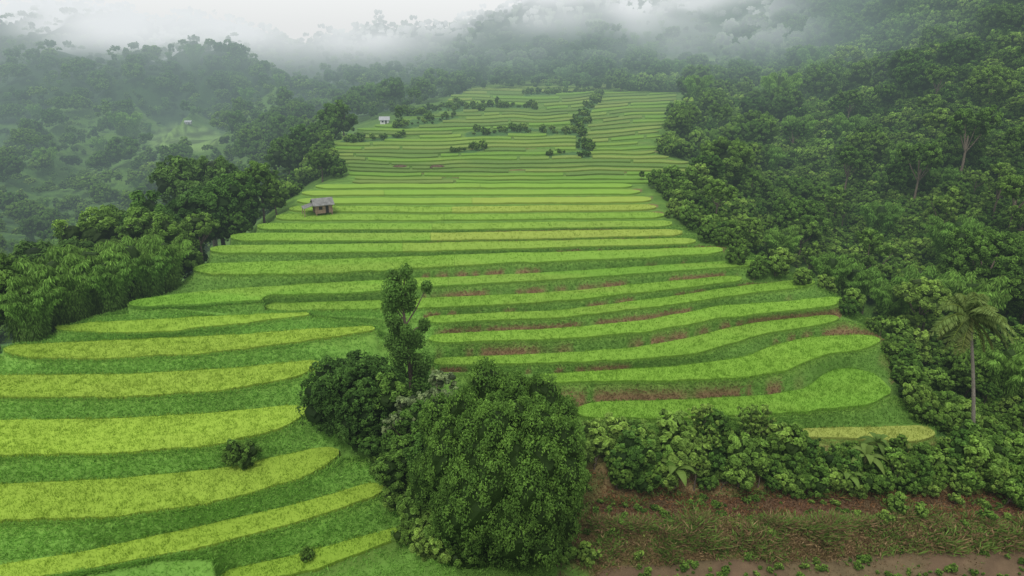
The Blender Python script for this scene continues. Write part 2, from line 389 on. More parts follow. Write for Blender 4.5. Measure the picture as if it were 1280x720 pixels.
PX,PY=project(XX,YY,ZZ)
ZB=in_band(PX,PY)&(YY>150)&(YY<400)
DC=np.zeros((nr,NC),int)
for r in range(nr):
    k=RK[r]
    if k<0:
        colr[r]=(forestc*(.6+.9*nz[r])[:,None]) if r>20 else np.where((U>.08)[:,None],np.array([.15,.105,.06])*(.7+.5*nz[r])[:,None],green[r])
        continue
    pres=PRES[k]
    if RT[r]==1:
        colr[r][pres]=np.array([.12,.21,.035]) *(.8+.4*nz2[r][pres])[:,None]
        own=OWN[k]
        for n_,cl_ in(('S1',1),('S2',3)):
            if S[n_]['slot']==k:
                q=own==names.index(n_); t=sstep(nz[r][q],.38,.6)[:,None]; DC[r][q]=cl_
                colr[r][q]=(np.array(S[n_]['col'])*(.7+.6*nz2[r][q])[:,None])*(1-t*.35)+t*.35*np.array([.15,.14,.06])
    else:
        kn=min(k+1,NS-1); pp=PRES[k]|PRES[kn]
        nearw=1-sstep(YY[r],135,240)
        e=sstep(fbm(XX[r]/10,np.full(NC,k*7.3),51)+.25*(vn(XX[r]/.9,np.full(NC,k*3.3),52)-.5),.45,.56)*(pp)*(k>=3)*(U>-.14)*(1.0 if RT[r]<2.4 else (.35 if (RT[r]<2.7 and k in(3,4,5)) else .06))*nearw*.92
        if k<=1:
            q=(U>.06); e=np.where(q,.35+.5*sstep(nz[r],.35,.55),0); DC[r][q&(YY[r]<64)]=2 if k==0 else 1
            if k==1: DC[r][YY[r]>60.5]=0
        colr[r]=colr[r]*(1-e[:,None])+brown*(.8+.4*nz2[r])[:,None]*e[:,None]
        if RT[r]>2.8: colr[r]=colr[r]*.5+lite*(.5 if YY[r].mean()<150 else .35)
        out=(~PRES[k])&(~PRES[kn])
        w=sstep(np.abs(U),.6,.8)
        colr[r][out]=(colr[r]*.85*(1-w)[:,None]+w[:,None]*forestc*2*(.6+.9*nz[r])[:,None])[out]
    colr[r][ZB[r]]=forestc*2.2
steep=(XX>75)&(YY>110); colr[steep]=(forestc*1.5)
def ell(px,py,cx,cy,rx,ry): return 1-sstep(((px-cx)/rx)**2+((py-cy)/ry)**2,.7,1.1)
for (cx,cy,rx,ry) in((232,174,50,18),(862,76,40,8)):
    w=ell(PX,PY,cx,cy,rx,ry)*(YY>200); 
    band=.5+.5*np.sin(ZZ*3.2+XX*.03)
    mc=np.array([.14,.23,.055])*(.4+.9*band)[...,None]
    colr=colr*(1-w[...,None])+mc*w[...,None]
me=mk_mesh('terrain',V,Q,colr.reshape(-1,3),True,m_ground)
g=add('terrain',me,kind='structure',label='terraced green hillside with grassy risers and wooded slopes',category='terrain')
# ---------------------------------------------------------------- rice beds
nobj=0
for n_ in names:
    s=S[n_]
    if s['kind']!='rice': continue
    k=s['slot']; z=s['z']; own=np.where(OWN[k]==names.index(n_))[0]
    cutu=[]
    for c in s['cuts']:
        x_,Y_=at_level(c,yat(n_,'top',c),z); cutu.append(float(x_/Y_))
    bounds=[U[own[0]]-1e-6]+sorted(cutu)+[U[own[-1]]+1e-6]
    runs=[]
    for bi in range(len(bounds)-1):
        js=own[(U[own]>=bounds[bi])&(U[own]<=bounds[bi+1])]
        if len(js)<3: continue
        if k>=19:
            Yc=(YF[k,js]+YB[k,js])/2; qx,qy=project(U[js]*Yc,Yc,np.full(len(js),z)); bm=in_band(qx,qy)
            st=None
            for i_,b_ in enumerate(list(bm)+[True]):
                if not b_ and st is None: st=i_
                if b_ and st is not None:
                    sub=js[st:i_]; runs.append((sub,U[sub[0]],U[sub[-1]])); st=None
        else: runs.append((js,max(bounds[bi],U[own[0]])+.0002,min(bounds[bi+1],U[own[-1]])-.0002))
    for js,ua0,ua1 in runs:
        if len(js)<6: continue
        ua=np.linspace(ua0,ua1,max(len(js)*(2 if k<11 else 1),8))
        yf=np.interp(ua,U[own],YF[k,own]); yb=np.interp(ua,U[own],YB[k,own])
        um=ua.mean()
        dep=yb-yf; ins=np.minimum(.2,dep*.08); yf=yf+ins; yb=yb-ins*.5
        jit=(fbm(ua*70,ua*0+k,61)-.47)*.4; yf=yf+jit*np.minimum(1,dep*.2)
        h=.36
        fr=[0,0,.12,.3,.5,.7,.88,1,1]; tz=[0,1,1,1,1,1,1,1,0]
        rw=[];
        for f,t in zip(fr,tz):
            Yr=yf*(1-f)+yb*f; X=ua*Yr
            zz=z-.05+t*(h+.08*(fbm(X/1.1,Yr/1.1,71)-.5))
            rw.append(np.stack([X,Yr,np.broadcast_to(zz,X.shape)],-1))
        Vv=np.stack(rw); nrr,ncc=Vv.shape[:2]
        i2=np.arange(nrr-1)[:,None]*ncc+np.arange(ncc-1)[None,:]
        Qq=np.stack([i2,i2+1,i2+ncc+1,i2+ncc],-1).reshape(-1,4)
        base=np.array(s['col'])
        if k>=19:
            r_=rng.random(); pick=[GR2,GR,GR,(.20,.31,.05),(.24,.32,.065),(.18,.25,.055),(.13,.22,.045),(.12,.2,.04)][int(r_*8)]
            base=(np.array(pick)*.65+np.array(GR2)*.2)*.92
        elif k>=10:
            y2=vn(np.array([um*4.]),np.array([k/1.7]),77)[0]; y2=sstep(y2,.35,.85)*(.3+.6*(um>-.12 or k>16))
            base=np.array(GR2)*(1-y2)+np.array([.28,.36,.055])*y2
        else: base=base*(.93+.14*rng.random())
        kO=.25 if 7<=k else .12
        olive=sstep(fbm(Vv[...,0]/14.,Vv[...,1]/5.,83),.45,.7)[...,None]*kO
        basem=base*(1-olive)+np.array([.27,.33,.06])*olive
        cc=basem*(.94+.12*fbm(Vv[...,0]/4.,Vv[...,1]/2.5,81))[...,None]
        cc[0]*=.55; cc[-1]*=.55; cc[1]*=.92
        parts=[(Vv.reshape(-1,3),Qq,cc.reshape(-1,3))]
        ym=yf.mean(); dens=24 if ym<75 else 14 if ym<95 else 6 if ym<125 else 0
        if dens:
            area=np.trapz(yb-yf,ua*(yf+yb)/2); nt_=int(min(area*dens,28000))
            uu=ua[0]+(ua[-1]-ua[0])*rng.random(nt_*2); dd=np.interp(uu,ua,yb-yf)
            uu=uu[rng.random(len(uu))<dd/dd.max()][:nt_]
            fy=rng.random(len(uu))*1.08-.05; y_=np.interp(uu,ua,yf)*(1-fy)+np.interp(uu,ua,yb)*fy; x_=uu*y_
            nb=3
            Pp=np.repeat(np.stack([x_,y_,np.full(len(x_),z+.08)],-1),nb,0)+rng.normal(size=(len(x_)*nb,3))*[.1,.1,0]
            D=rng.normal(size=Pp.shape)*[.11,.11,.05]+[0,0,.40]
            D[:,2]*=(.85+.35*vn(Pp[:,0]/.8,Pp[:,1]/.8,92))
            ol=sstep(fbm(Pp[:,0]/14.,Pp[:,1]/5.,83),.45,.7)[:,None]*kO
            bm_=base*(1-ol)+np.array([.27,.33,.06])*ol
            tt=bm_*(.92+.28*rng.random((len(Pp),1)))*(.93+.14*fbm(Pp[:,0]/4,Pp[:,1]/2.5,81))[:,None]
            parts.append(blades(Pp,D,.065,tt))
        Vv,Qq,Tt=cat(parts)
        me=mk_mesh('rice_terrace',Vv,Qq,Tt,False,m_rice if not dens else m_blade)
        if dens:
            me.materials.append(m_rice); mi=np.zeros(len(Qq),np.int32); mi[:len(parts[0][1])]=1; me.polygons.foreach_set('material_index',mi)
        isL=n_[0]=='L'
        lb='curved yellow-green rice terrace on a grassy bank' if isL else ('bright green rice terrace along the hillside contour' if k<11 else ('narrow ripening rice terrace on the slope' if k<19 else 'thin distant rice terrace on the misty upper slope'))
        if n_=='R0': lb='small yellowish rice plot beside the shrubs'
        add('rice_terrace',me,label=lb,category='rice terrace',group='rice terraces stepping up the hillside'); nobj+=1
print('PADDIES',nobj)
# ---------------------------------------------------------------- riser grass tufts
Ps=[];Cs=[];Ds=[]
rr=[r for r in range(nr) if (RK[r]>=0 and RK[r]<13 and (RT[r]>=2 or (DC[r]>0).any())) or (RK[r]<0 and r<16 and r>9)]
cols_in=np.where(np.abs(U)<1.0)[0]
for r in rr:
    flat=RT[r]==1
    for rep in range(6 if RK[r]<6 else 4):
        j=cols_in[:-1]; f=rng.random(len(j)); r2=min(r+1,nr-1)
        t=rng.random(len(j)); xa=XX[r,j]*(1-f)+XX[r,j+1]*f
        ya=YY[r,j]*(1-t)+YY[r2,j]*t; za=ZZn[r,j]*(1-t)+ZZn[r2,j]*t
        xa=xa*(ya/YY[r,j]); 
        gap=YY[r2,j]-YY[r,j]; keep=(gap<4.5)&(ya<120)&(ya>30)
        if flat: keep&=(DC[r,j]>0)&(rng.random(len(j))<(.9 if RK[r]==1 else .5*(nz[r,j]>.45)))
        if rep>2: keep&=rng.random(len(j))<.8
        Ps.append(np.stack([xa,ya,za],-1)[keep]); Cs.append((colr[r,j])[keep]); Ds.append(DC[r,j][keep])
Pp=np.concatenate(Ps);Cc=np.concatenate(Cs);Dd=np.concatenate(Ds)
dd=np.concatenate([np.repeat(np.where(Dd==2)[0],6),np.repeat(np.where((Dd==1))[0],2)]); Pe=Pp[dd]+rng.normal(size=(len(dd),3))*[.5,.45,0]
Pp=np.concatenate([Pp,Pe]);Cc=np.concatenate([Cc,Cc[dd]]);Dd=np.concatenate([Dd,Dd[dd]])
print('TUFTS',len(Pp))
pn_=fbm(Pp[:,0]/3,Pp[:,1]/1.5,66); rn=rng.random(len(Pp))
c2=np.array([.27,.185,.095])*(.45+.8*rng.random((len(Pp),1)))
Cc=np.where(((Dd==2)&(rn<.5))[:,None],c2,Cc); Cc=np.where(((Dd==1)&(rn<.5))[:,None],c2*[.85,.65,.55],Cc)
Cc=np.where(((Dd==3)&(rn<.6))[:,None],c2*.8,Cc)
gg2=(Dd==2)&(rn>=.5)&(pn_>.37); Cc=np.where(gg2[:,None],[.14,.23,.045],Cc)
gg3=((Dd==1)|(Dd==3))&(rn>.6)&(pn_>.46); Cc=np.where(gg3[:,None],[.12,.20,.045],Cc)
sc_=np.where(Dd==2,.7+1.9*sstep(pn_,.35,.65),np.where(Dd==1,.7+1.2*sstep(pn_,.4,.6),np.where(Dd==3,.6,.85)))
sc_=np.where((Dd==0)&(Pp[:,0]<-4)&(Pp[:,1]<85),1.1,sc_)
Pp=np.repeat(Pp,2,0);Cc=np.repeat(Cc,2,0);sc_=np.repeat(sc_,2)
D=rng.normal(size=Pp.shape)*[.20,.2,.05]+[0,-.08,.30]
D*=((.8+.4*vn(Pp[:,0]/1.5,Pp[:,1]/1.5,95))*sc_)[:,None]
tt=Cc*(.98+.3*rng.random((len(Pp),1)))*1.2
Vv,Qq,Tt=blades(Pp+rng.normal(size=Pp.shape)*[.1,.05,0],D,.10,tt)
add('grass',mk_mesh('grass',Vv,Qq,Tt,False,m_blade),kind='stuff',label='rough green grass covering the terrace risers',category='grass')
# ---------------------------------------------------------------- tree prototypes
def fib(n,low,pw=2.):
    i=np.arange(n)+.5; z=1-i/n*(1-low); a=i*2.39996
    r=(1-np.abs(z)**pw)**(1/pw); return np.stack([r*np.cos(a),r*np.sin(a),z],-1)
def crown(Hc,R,Rz,nb,nsub,nleaf,Ls,seed,br=(.30,.45),low=-.35,cols=(.65,1.35),flat=1.,core=.62,rad=(.45,.25),even=0,lw=.55):
    global rng
    rng=np.random.default_rng(seed)
    if even: d=fib(nb,low,even)+rng.normal(size=(nb,3))*.05
    else: d=unit(rng.normal(size=(nb*5,3))); d=d[d[:,2]>low][:nb]
    bc=d*[R,R,Rz]*(rad[0]+rad[1]*rng.random((len(d),1)))+[0,0,Hc]
    brd=R*(br[0]+(br[1]-br[0])*rng.random(len(d)))
    parts=[]
    for c,r in zip(bc,brd): parts.append(csphere(c,(r*core,r*core,r*core*.9*flat),3,(.2,.22,.2)))  # dark cores: deep crown shade put into the tint
    bi=rng.integers(0,len(bc),nsub)
    sd=unit(rng.normal(size=(nsub,3))+[0,0,.35]); sc=bc[bi]+sd*(brd[bi]*.82)[:,None]*[1,1,flat]
    dist=np.linalg.norm(sc[:,None]-bc[None],axis=-1)/brd[None]
    keep=dist.min(1)>.66; sc=sc[keep]; sd=sd[keep]; sr=brd[bi[keep]]*(.22+.16*rng.random(keep.sum()))
    stint=cols[0]+(cols[1]-cols[0])*rng.random(len(sc))
    li=rng.integers(0,len(sc),nleaf); ld=unit(rng.normal(size=(nleaf,3))+sd[li]*.9+[0,0,.35])
    P=sc[li]+ld*sr[li][:,None]*(.5+.7*rng.random((nleaf,1))**1.3)
    N=unit(ld+rng.normal(size=(nleaf,3))*.5+[0,0,.35])
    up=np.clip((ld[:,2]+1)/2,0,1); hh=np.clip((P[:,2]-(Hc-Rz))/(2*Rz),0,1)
    b=stint[li]*(.6+.5*up)*(.75+.4*hh)*(.8+.4*rng.random(nleaf))  # occlusion-like shade in the leaf tint: undersides and lower crown darker
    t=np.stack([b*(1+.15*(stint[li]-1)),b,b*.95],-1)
    L=Ls*(.7+.6*rng.random(nleaf))
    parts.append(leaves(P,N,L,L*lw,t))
    return cat(parts),bc
def trunk(bc,Hc,r0,lean=(0,0),nl=5):
    top=np.array([lean[0],lean[1],Hc*.85]); mid=top*.5+[.15,.1,0]
    parts=[tube([(0,0,-.6),(0,0,.3),mid,top],[r0*1.4,r0,r0*.75,r0*.45],8)]
    for c in bc[:nl]:
        s=mid*.6+top*.4; parts.append(tube([s,(s+c)/2+[0,0,-.2],c],[r0*.45,r0*.3,r0*.12],6))
    return cat(parts)
PROTO={}
def proto(key,name,crn,trk,mat,label,category,bark=m_bark,pn=('trunk','crown')):
    mc=mk_mesh(name+'_crown',*crn,False,mat); mt=mk_mesh(name+'_trunk',*trk,True,bark)
    PROTO[key]=dict(name=name,parts=[(pn[0],mt),(pn[1],mc)],label=label,category=category,crown=None)
ORI={}
def place(key,x,y,s=1.,sxy=None,rot=None,label=None,group=None,z=None,tilt=(0,0)):
    p=PROTO[key]; sxy=s if sxy is None else sxy
    z=float(Hs(x,y)[0]) if z is None else z
    e=bpy.data.objects.new(p['name'],None); COL.objects.link(e); e.empty_display_size=.5
    e.location=(x,y,z); e.scale=(sxy,sxy,s); e.rotation_euler=(tilt[0],tilt[1],rng.random()*6.28 if rot is None else rot)
    e['label']=label or p['label']; e['category']=p['category']
    if group: e['group']=group
    for nm,me in p['parts']:
        if key in ORI and nm in ORI[key]: c=ORI[key][nm].copy()
        else:
            c=bpy.data.objects.new(nm,me); ORI.setdefault(key,{})[nm]=c
        c.parent=e; COL.objects.link(c)
        if nm in('crown','leaves','foliage') and p['crown'] is None: p['crown']=c
    return e
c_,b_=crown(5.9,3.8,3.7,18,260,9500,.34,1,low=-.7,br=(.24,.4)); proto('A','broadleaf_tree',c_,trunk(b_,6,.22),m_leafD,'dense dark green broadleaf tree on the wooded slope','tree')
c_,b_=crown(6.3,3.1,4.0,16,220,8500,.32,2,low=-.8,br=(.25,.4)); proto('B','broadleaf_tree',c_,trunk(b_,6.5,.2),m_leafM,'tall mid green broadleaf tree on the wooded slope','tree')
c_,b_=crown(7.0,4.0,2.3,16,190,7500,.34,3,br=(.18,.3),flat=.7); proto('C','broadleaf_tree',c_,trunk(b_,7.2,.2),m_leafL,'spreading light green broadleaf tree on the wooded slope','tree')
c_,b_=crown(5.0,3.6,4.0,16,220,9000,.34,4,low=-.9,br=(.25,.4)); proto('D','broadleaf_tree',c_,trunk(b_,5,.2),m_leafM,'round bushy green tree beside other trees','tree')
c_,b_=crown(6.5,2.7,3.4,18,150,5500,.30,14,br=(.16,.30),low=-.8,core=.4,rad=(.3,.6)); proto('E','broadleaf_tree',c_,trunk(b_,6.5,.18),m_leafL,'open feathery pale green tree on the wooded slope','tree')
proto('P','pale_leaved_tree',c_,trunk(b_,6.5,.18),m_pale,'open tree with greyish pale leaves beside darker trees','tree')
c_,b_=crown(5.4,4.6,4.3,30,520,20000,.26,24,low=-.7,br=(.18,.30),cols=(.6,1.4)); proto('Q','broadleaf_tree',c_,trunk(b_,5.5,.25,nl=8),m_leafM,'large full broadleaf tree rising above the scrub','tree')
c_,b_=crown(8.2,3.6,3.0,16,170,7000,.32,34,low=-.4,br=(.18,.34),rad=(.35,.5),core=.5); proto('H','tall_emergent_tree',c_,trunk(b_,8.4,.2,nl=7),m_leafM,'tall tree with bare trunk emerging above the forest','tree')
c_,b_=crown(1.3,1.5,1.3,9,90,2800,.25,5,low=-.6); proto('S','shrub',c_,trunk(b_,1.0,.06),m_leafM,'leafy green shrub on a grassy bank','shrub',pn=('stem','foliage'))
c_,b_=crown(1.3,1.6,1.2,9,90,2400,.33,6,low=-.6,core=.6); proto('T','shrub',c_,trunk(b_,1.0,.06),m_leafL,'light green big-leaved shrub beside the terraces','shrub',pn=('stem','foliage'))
c_,b_=crown(5.2,8.5,6.0,90,4600,165000,.23,8,br=(.15,.25),low=-.8,cols=(.55,1.4),rad=(.70,.16),core=.85,even=2.2); c_=cat([c_,csphere((0,0,5.0),(5.4,5.4,4.2),8,(.14,.16,.14),.03)]); proto('M','mango_tree',c_,trunk(b_,5,.45,nl=12),m_mango,'huge rounded dense green tree below the terraces','tree')  # dark inner sphere imitates shade behind gaps in the leaves
c_,b_=crown(3.9,4.9,4.3,34,1200,42000,.26,9,br=(.19,.33),low=-.85,cols=(.55,1.4),rad=(.55,.28),even=2.1); c_=cat([c_,csphere((0,0,3.9),(2.8,2.8,2.6),6,(.14,.16,.14),.03)]); proto('N','broadleaf_tree',c_,trunk(b_,4,.3,nl=8),m_round,'dark glossy rounded tree beside the tall slender tree','tree')  # inner sphere tinted dark as painted crown shade
def slender():
    global rng
    rng=np.random.default_rng(12); parts=[]; bl=[]
    for i,z in enumerate(np.linspace(.8,12.2,25)):
        r=.5+.42*rng.random()+.18*math.sin(z*1.3); a=rng.random()*6.28; o=.35+1.05*rng.random()
        if z>11.2: r*=.65
        bl.append((np.array([o*math.cos(a)-.06*(z-5),o*math.sin(a),z]),max(r,.36)))
    bl+=[(np.array([2.0,0,10.9]),.45),(np.array([-1.6,.2,9.0]),.6),(np.array([-1.6,-.3,6.2]),.6),(np.array([1.7,-.3,4.6]),.65),(np.array([-.9,0,11.6]),.5),(np.array([1.6,0,7.6]),.5),(np.array([-1.2,0,3.2]),.8),(np.array([1.1,-.3,2.6]),.8)]
    for c,r in bl:
        n=int(1050*r); d=unit(rng.normal(size=(n,3))); P=c+d*r*(.25+1.0*rng.random((n,1)))*[1,1,1.1]
        N=unit(d+rng.normal(size=(n,3))*.7+[0,0,.3]); b=(.75+.5*rng.random(n))*(.85+.3*np.clip(d[:,2],-.5,1))*(.7+.7*rng.random())  # tuft tops tinted lighter, shading painted into leaf colour
        parts.append(leaves(P,N,.24,.15,np.stack([b,b,b],-1)))
    tr=[tube([(0,0,-.6),(.05,0,3),(-.2,0,7),(-.35,0,12)],[.24,.2,.15,.06],8),tube([(-.2,0,7.5),(.9,0,9),(2.0,0,10.9)],[.08,.06,.03],6)]
    for c,r in bl[::2]: tr.append(tube([(-.1,0,max(c[2]-1.2,.2)),(c[0]*.5,c[1]*.5,c[2]-.3),c],[.07,.05,.02],5))
    return cat(parts),cat(tr)
c_,t_=slender(); proto('V','slender_tree',c_,t_,m_leafM,'tall slender tree with irregular tufts of leaves','tree')
def bamboo(seed):
    global rng
    rng=np.random.default_rng(seed); lp=[];cu=[]
    for i in range(36):
        a=rng.random()*6.28; r=.9*rng.random()**.5; b=np.array([r*math.cos(a),r*math.sin(a),-.4]); h=7.0+4.*rng.random(); o=1.1+2.2*rng.random()
        a2=a+rng.normal()*.5; ts=np.linspace(0,1,8)
        pts=np.stack([b[0]+np.cos(a2)*o*ts**2.2,b[1]+np.sin(a2)*o*ts**2.2,b[2]+h*(ts-.2*ts**4)],-1)
        cu.append(tube(pts,np.linspace(.055,.012,8),5,(1,1,1)))
        n=520; t=.1+.9*rng.random(n)**.8
        P=np.stack([np.interp(t,ts,pts[:,q]) for q in range(3)],-1); br=.75*(1.1-t)+.25
        d=unit(rng.normal(size=(n,3))*[1,1,.4]); P=P+d*(br*rng.random(n)**.6)[:,None]
        D=unit(d*[.55,.55,.3]+[0,0,-.9]+rng.normal(size=(n,3))*.22)*(.36+.26*rng.random((n,1)))
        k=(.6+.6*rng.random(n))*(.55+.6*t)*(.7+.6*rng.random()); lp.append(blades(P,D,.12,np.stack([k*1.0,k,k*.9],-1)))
    core=[csphere((0,0,4.0),(1.2,1.2,3.2),4,(.2,.22,.2))]  # dark core tint stands in for shade inside the clump
    return cat(lp+core),cat(cu)
c_,t_=bamboo(21)
m_culm=surf('bamboo_culm',3,.3,.2,base=(.16,.19,.06))
proto('Bm','bamboo_clump',c_,t_,m_bamb,'arching light green bamboo clump with drooping leaves','bamboo',bark=m_culm,pn=('culms','foliage'))
def banana(seed):
    global rng
    rng=np.random.default_rng(seed); parts=[]
    for i in range(10):
        a=i*2.4+rng.random()*.5; el=.5+.8*rng.random(); L=1.9+.7*rng.random(); ts=np.linspace(0,1,9)
        dx=np.array([math.cos(a),math.sin(a),0]); sd=np.array([-math.sin(a),math.cos(a),0])
        sp_=np.array([0,0,1.7])+np.outer(ts*L*math.cos(el),dx)+np.outer(ts*L*math.sin(el)*1.1-1.7*ts**2.2*L*.45,[0,0,1])
        w=.28*np.sin(np.clip(ts*1.05,0,1)*np.pi)**.6*(ts>.08)+.02
        l=sp_+sd*w[:,None]-[0,0,.08]; r=sp_-sd*w[:,None]-[0,0,.08]
        V=np.concatenate([l,sp_,r]); Q=[]
        for k in range(8): Q+= [(k,k+1,9+k+1,9+k),(9+k,9+k+1,18+k+1,18+k)]
        b=.5+.3*rng.random(); parts.append((V,np.array(Q),np.array([b,b,b])))
    return cat(parts),cat([tube([(0,0,-.3),(0,0,1),(0,0,1.8)],[.16,.13,.09],8)])
c_,t_=banana(31); proto('Ba','banana_plant',c_,t_,m_leafL,'banana plant with broad arching leaves in the hedgerow','banana plant',bark=m_culm,pn=('stem','leaves'))
# ---------------------------------------------------------------- hand placed
def at(px,py_mid,Y): x,_=at_dist(px,py_mid,Y); return float(x)
def tree_at(key,px,ytop,Y,h0,wscale=None,**kw):
    x=at(px,ytop+40,Y); zg=float(Hs(x,Y)[0]); _,zt=at_dist(px,ytop,Y); s=max(.15,(float(zt)-zg)/h0)
    return place(key,x,Y,s,sxy=wscale if wscale else s,**kw)
tree_at('M',630,474,52,11.8,wscale=.90)
tree_at('N',440,440,64,8.4,wscale=1.1,label='dark glossy rounded tree beside the tall slender tree')
tree_at('D',492,468,63,9.,wscale=1.05,label='bushy green tree between two larger trees')
tree_at('V',507,332,69,12.7,wscale=1.15,rot=0)
tree_at('P',548,470,61,9.6,wscale=1.2)
tree_at('D',520,505,59,9.,wscale=1.0)
tree_at('P',505,500,60,9.6,wscale=.8)
tree_at('D',575,490,61,9.,wscale=.8)
tree_at('D',500,545,57.5,9.,wscale=.9)
tree_at('D',462,512,61.5,9.,wscale=.95)
tree_at('D',535,545,56,9.,wscale=.8)
for px,Y,s in((520,54,1.3),(545,53,1.4),(500,56,1.2),(560,51,1.4),(480,58,1.2),(530,50,1.),(575,48,1.2),(505,52,1.0),(548,48.5,1.1)):
    place('S' if px%2 else 'T',at(px,600,Y),Y,s*1.1,label='leafy shrub at the foot of the tree clump')
x,Y=at_level(303,575,S['L4']['z']-1); place('S',float(x),float(Y),1.35,sxy=1.2,label='isolated dark green bush on the grassy riser')
x,Y=at_level(380,668,S['L6']['z']+.6); place('S',float(x),float(Y),.55,label='tiny bush on the grassy riser')
for i,px in enumerate(np.arange(742,1290,15)):
    for row,(Y) in enumerate((63.5,61.8,60.2)):
        p=px+rng.normal()*8+row*6
        x=at(p,600,Y+rng.normal()*.7)
        q=rng.random(); lowz=p>970 and p<1180
        hh=(1.0+.25*(row<2))*((.55,.8,1.0)[row] if lowz else 1.)
        if q<.38: place('S',x,Y,hh*(.85+.8*rng.random()),group='shrubs in the hedgerow')
        elif q<.72: place('T',x,Y,hh*(.85+.7*rng.random()),group='shrubs in the hedgerow')
        elif q<.80: place('Ba',x,Y,hh*(.9+.6*rng.random()),group='banana plants in the hedgerow')
        else: place('D' if q<.88 else 'E',x,Y,hh*(.34+.2*rng.random()),label='young bushy tree in the hedgerow',group='young trees in the hedgerow')
for px,py,s in((560,700,1.3),(600,705,1.2),(735,700,.8),(1120,650,.8),(1145,655,.6),(1190,640,.5),(1255,640,1.1),(1270,600,1.6),(1240,570,1.5),(590,690,1.4),(540,690,1.2),(700,705,1.),(650,712,1.1),(1105,660,.5),(860,668,.35),(960,672,.4),(1020,668,.3),(800,690,.4),(1230,660,.5),(1215,600,1.2),(1250,600,1.3)):
    x,Y=at_level(px,py,4.6); place('T' if s<1.3 else 'S',float(x),float(Y),s,label='leafy shrub beside the dry brown bank')
big=[(60,280,84,'Bm',10.8),(110,268,88,'Bm',10.8),(160,266,90,'Bm',10.8),(205,272,93,'Bm',10.8),(15,300,80,'Bm',10.8),(-30,300,80,'D',9.),
(35,330,78,'Bm',10.8),(135,296,86,'Bm',10.8),(185,292,90,'Bm',10.8),(85,305,84,'Bm',10.8),(150,235,112,'Q',9.6),(195,240,110,'D',9.),(235,225,112,'A',9.6),(270,200,118,'Q',9.6),(300,215,120,'D',9.),(255,178,135,'A',9.6),(325,195,124,'B',10.3),(345,220,124,'D',9.),(215,270,100,'D',9.),(120,250,108,'B',10.3),(290,255,113,'Q',9.6),(250,265,106,'C',9.4),(180,250,104,'B',10.3),
(403,183,150,'A',9.6),(430,125,190,'D',9.),(378,150,180,'B',10.3),(500,130,205,'B',10.3),(410,130,190,'D',9.),(360,165,170,'A',9.6),(60,280,100,'A',9.6),
(815,212,140,'A',9.6),(832,225,132,'D',9.),(850,235,128,'B',10.3),(800,212,143,'B',10.3),(858,92,255,'A',9.6),(885,95,262,'D',9.),(775,85,300,'D',9.),(875,250,124,'D',9.),(900,262,120,'B',10.3),(935,270,112,'C',9.4),
(1040,295,103,'Bm',11.),(1070,305,103,'Bm',11.),(1120,325,98,'Bm',11.),(1150,345,92,'C',9.4),(940,200,150,'Q',9.6),(1000,235,128,'Q',9.6),(1090,280,110,'E',10.),(1160,300,100,'Bm',11.),(1240,270,102,'Q',9.6),(1010,300,112,'E',10.),(1130,430,84,'D',9.),(1140,480,76,'D',9.),(1265,400,80,'Bm',11.),(1200,240,115,'Bm',11.),(980,265,118,'Bm',11.),
(1150,175,145,'H',11.),(1210,130,150,'H',11.),(1060,180,160,'H',11.),(1250,200,130,'E',10.),(1100,230,135,'Bm',11.),(1060,110,215,'H',11.),(1170,80,200,'H',11.),(990,150,200,'H',11.),(1240,70,185,'Q',9.6),(1180,230,125,'E',10.),(1040,230,140,'E',10.),(1120,160,170,'Bm',11.),(1220,310,95,'Bm',11.),(1268,215,120,'H',11.),(930,175,175,'H',11.)]
for px,yt,Y,k,h in big:
    tree_at(k,px,yt,Y,h,group='trees along the edge of the terraces')
edge=[(842,268),(858,284),(880,298),(912,312),(935,320),(962,330),(1000,342),(1030,352),(1066,374),(1085,395),(1112,415),(1118,440),(1128,478),(1135,500),(1150,520)]
ez=np.interp([p[1] for p in edge],[268,300,320,352,380,417,480,545],[S['R12']['z'],S['R9']['z'],S['R8']['z'],S['R5']['z'],S['R4']['z'],S['R2']['z'],S['R1']['z'],8])
for (ex,ey),z_ in zip(edge,ez):
    for q in range(3):
        x,Y=at_level(ex+8+rng.normal()*8,ey+rng.normal()*5,z_); place('S' if rng.random()<.5 else 'T',float(x),float(Y),.6+.8*rng.random(),label='leafy shrub crowding the end of a rice terrace',group='shrubs at the ends of the terraces')
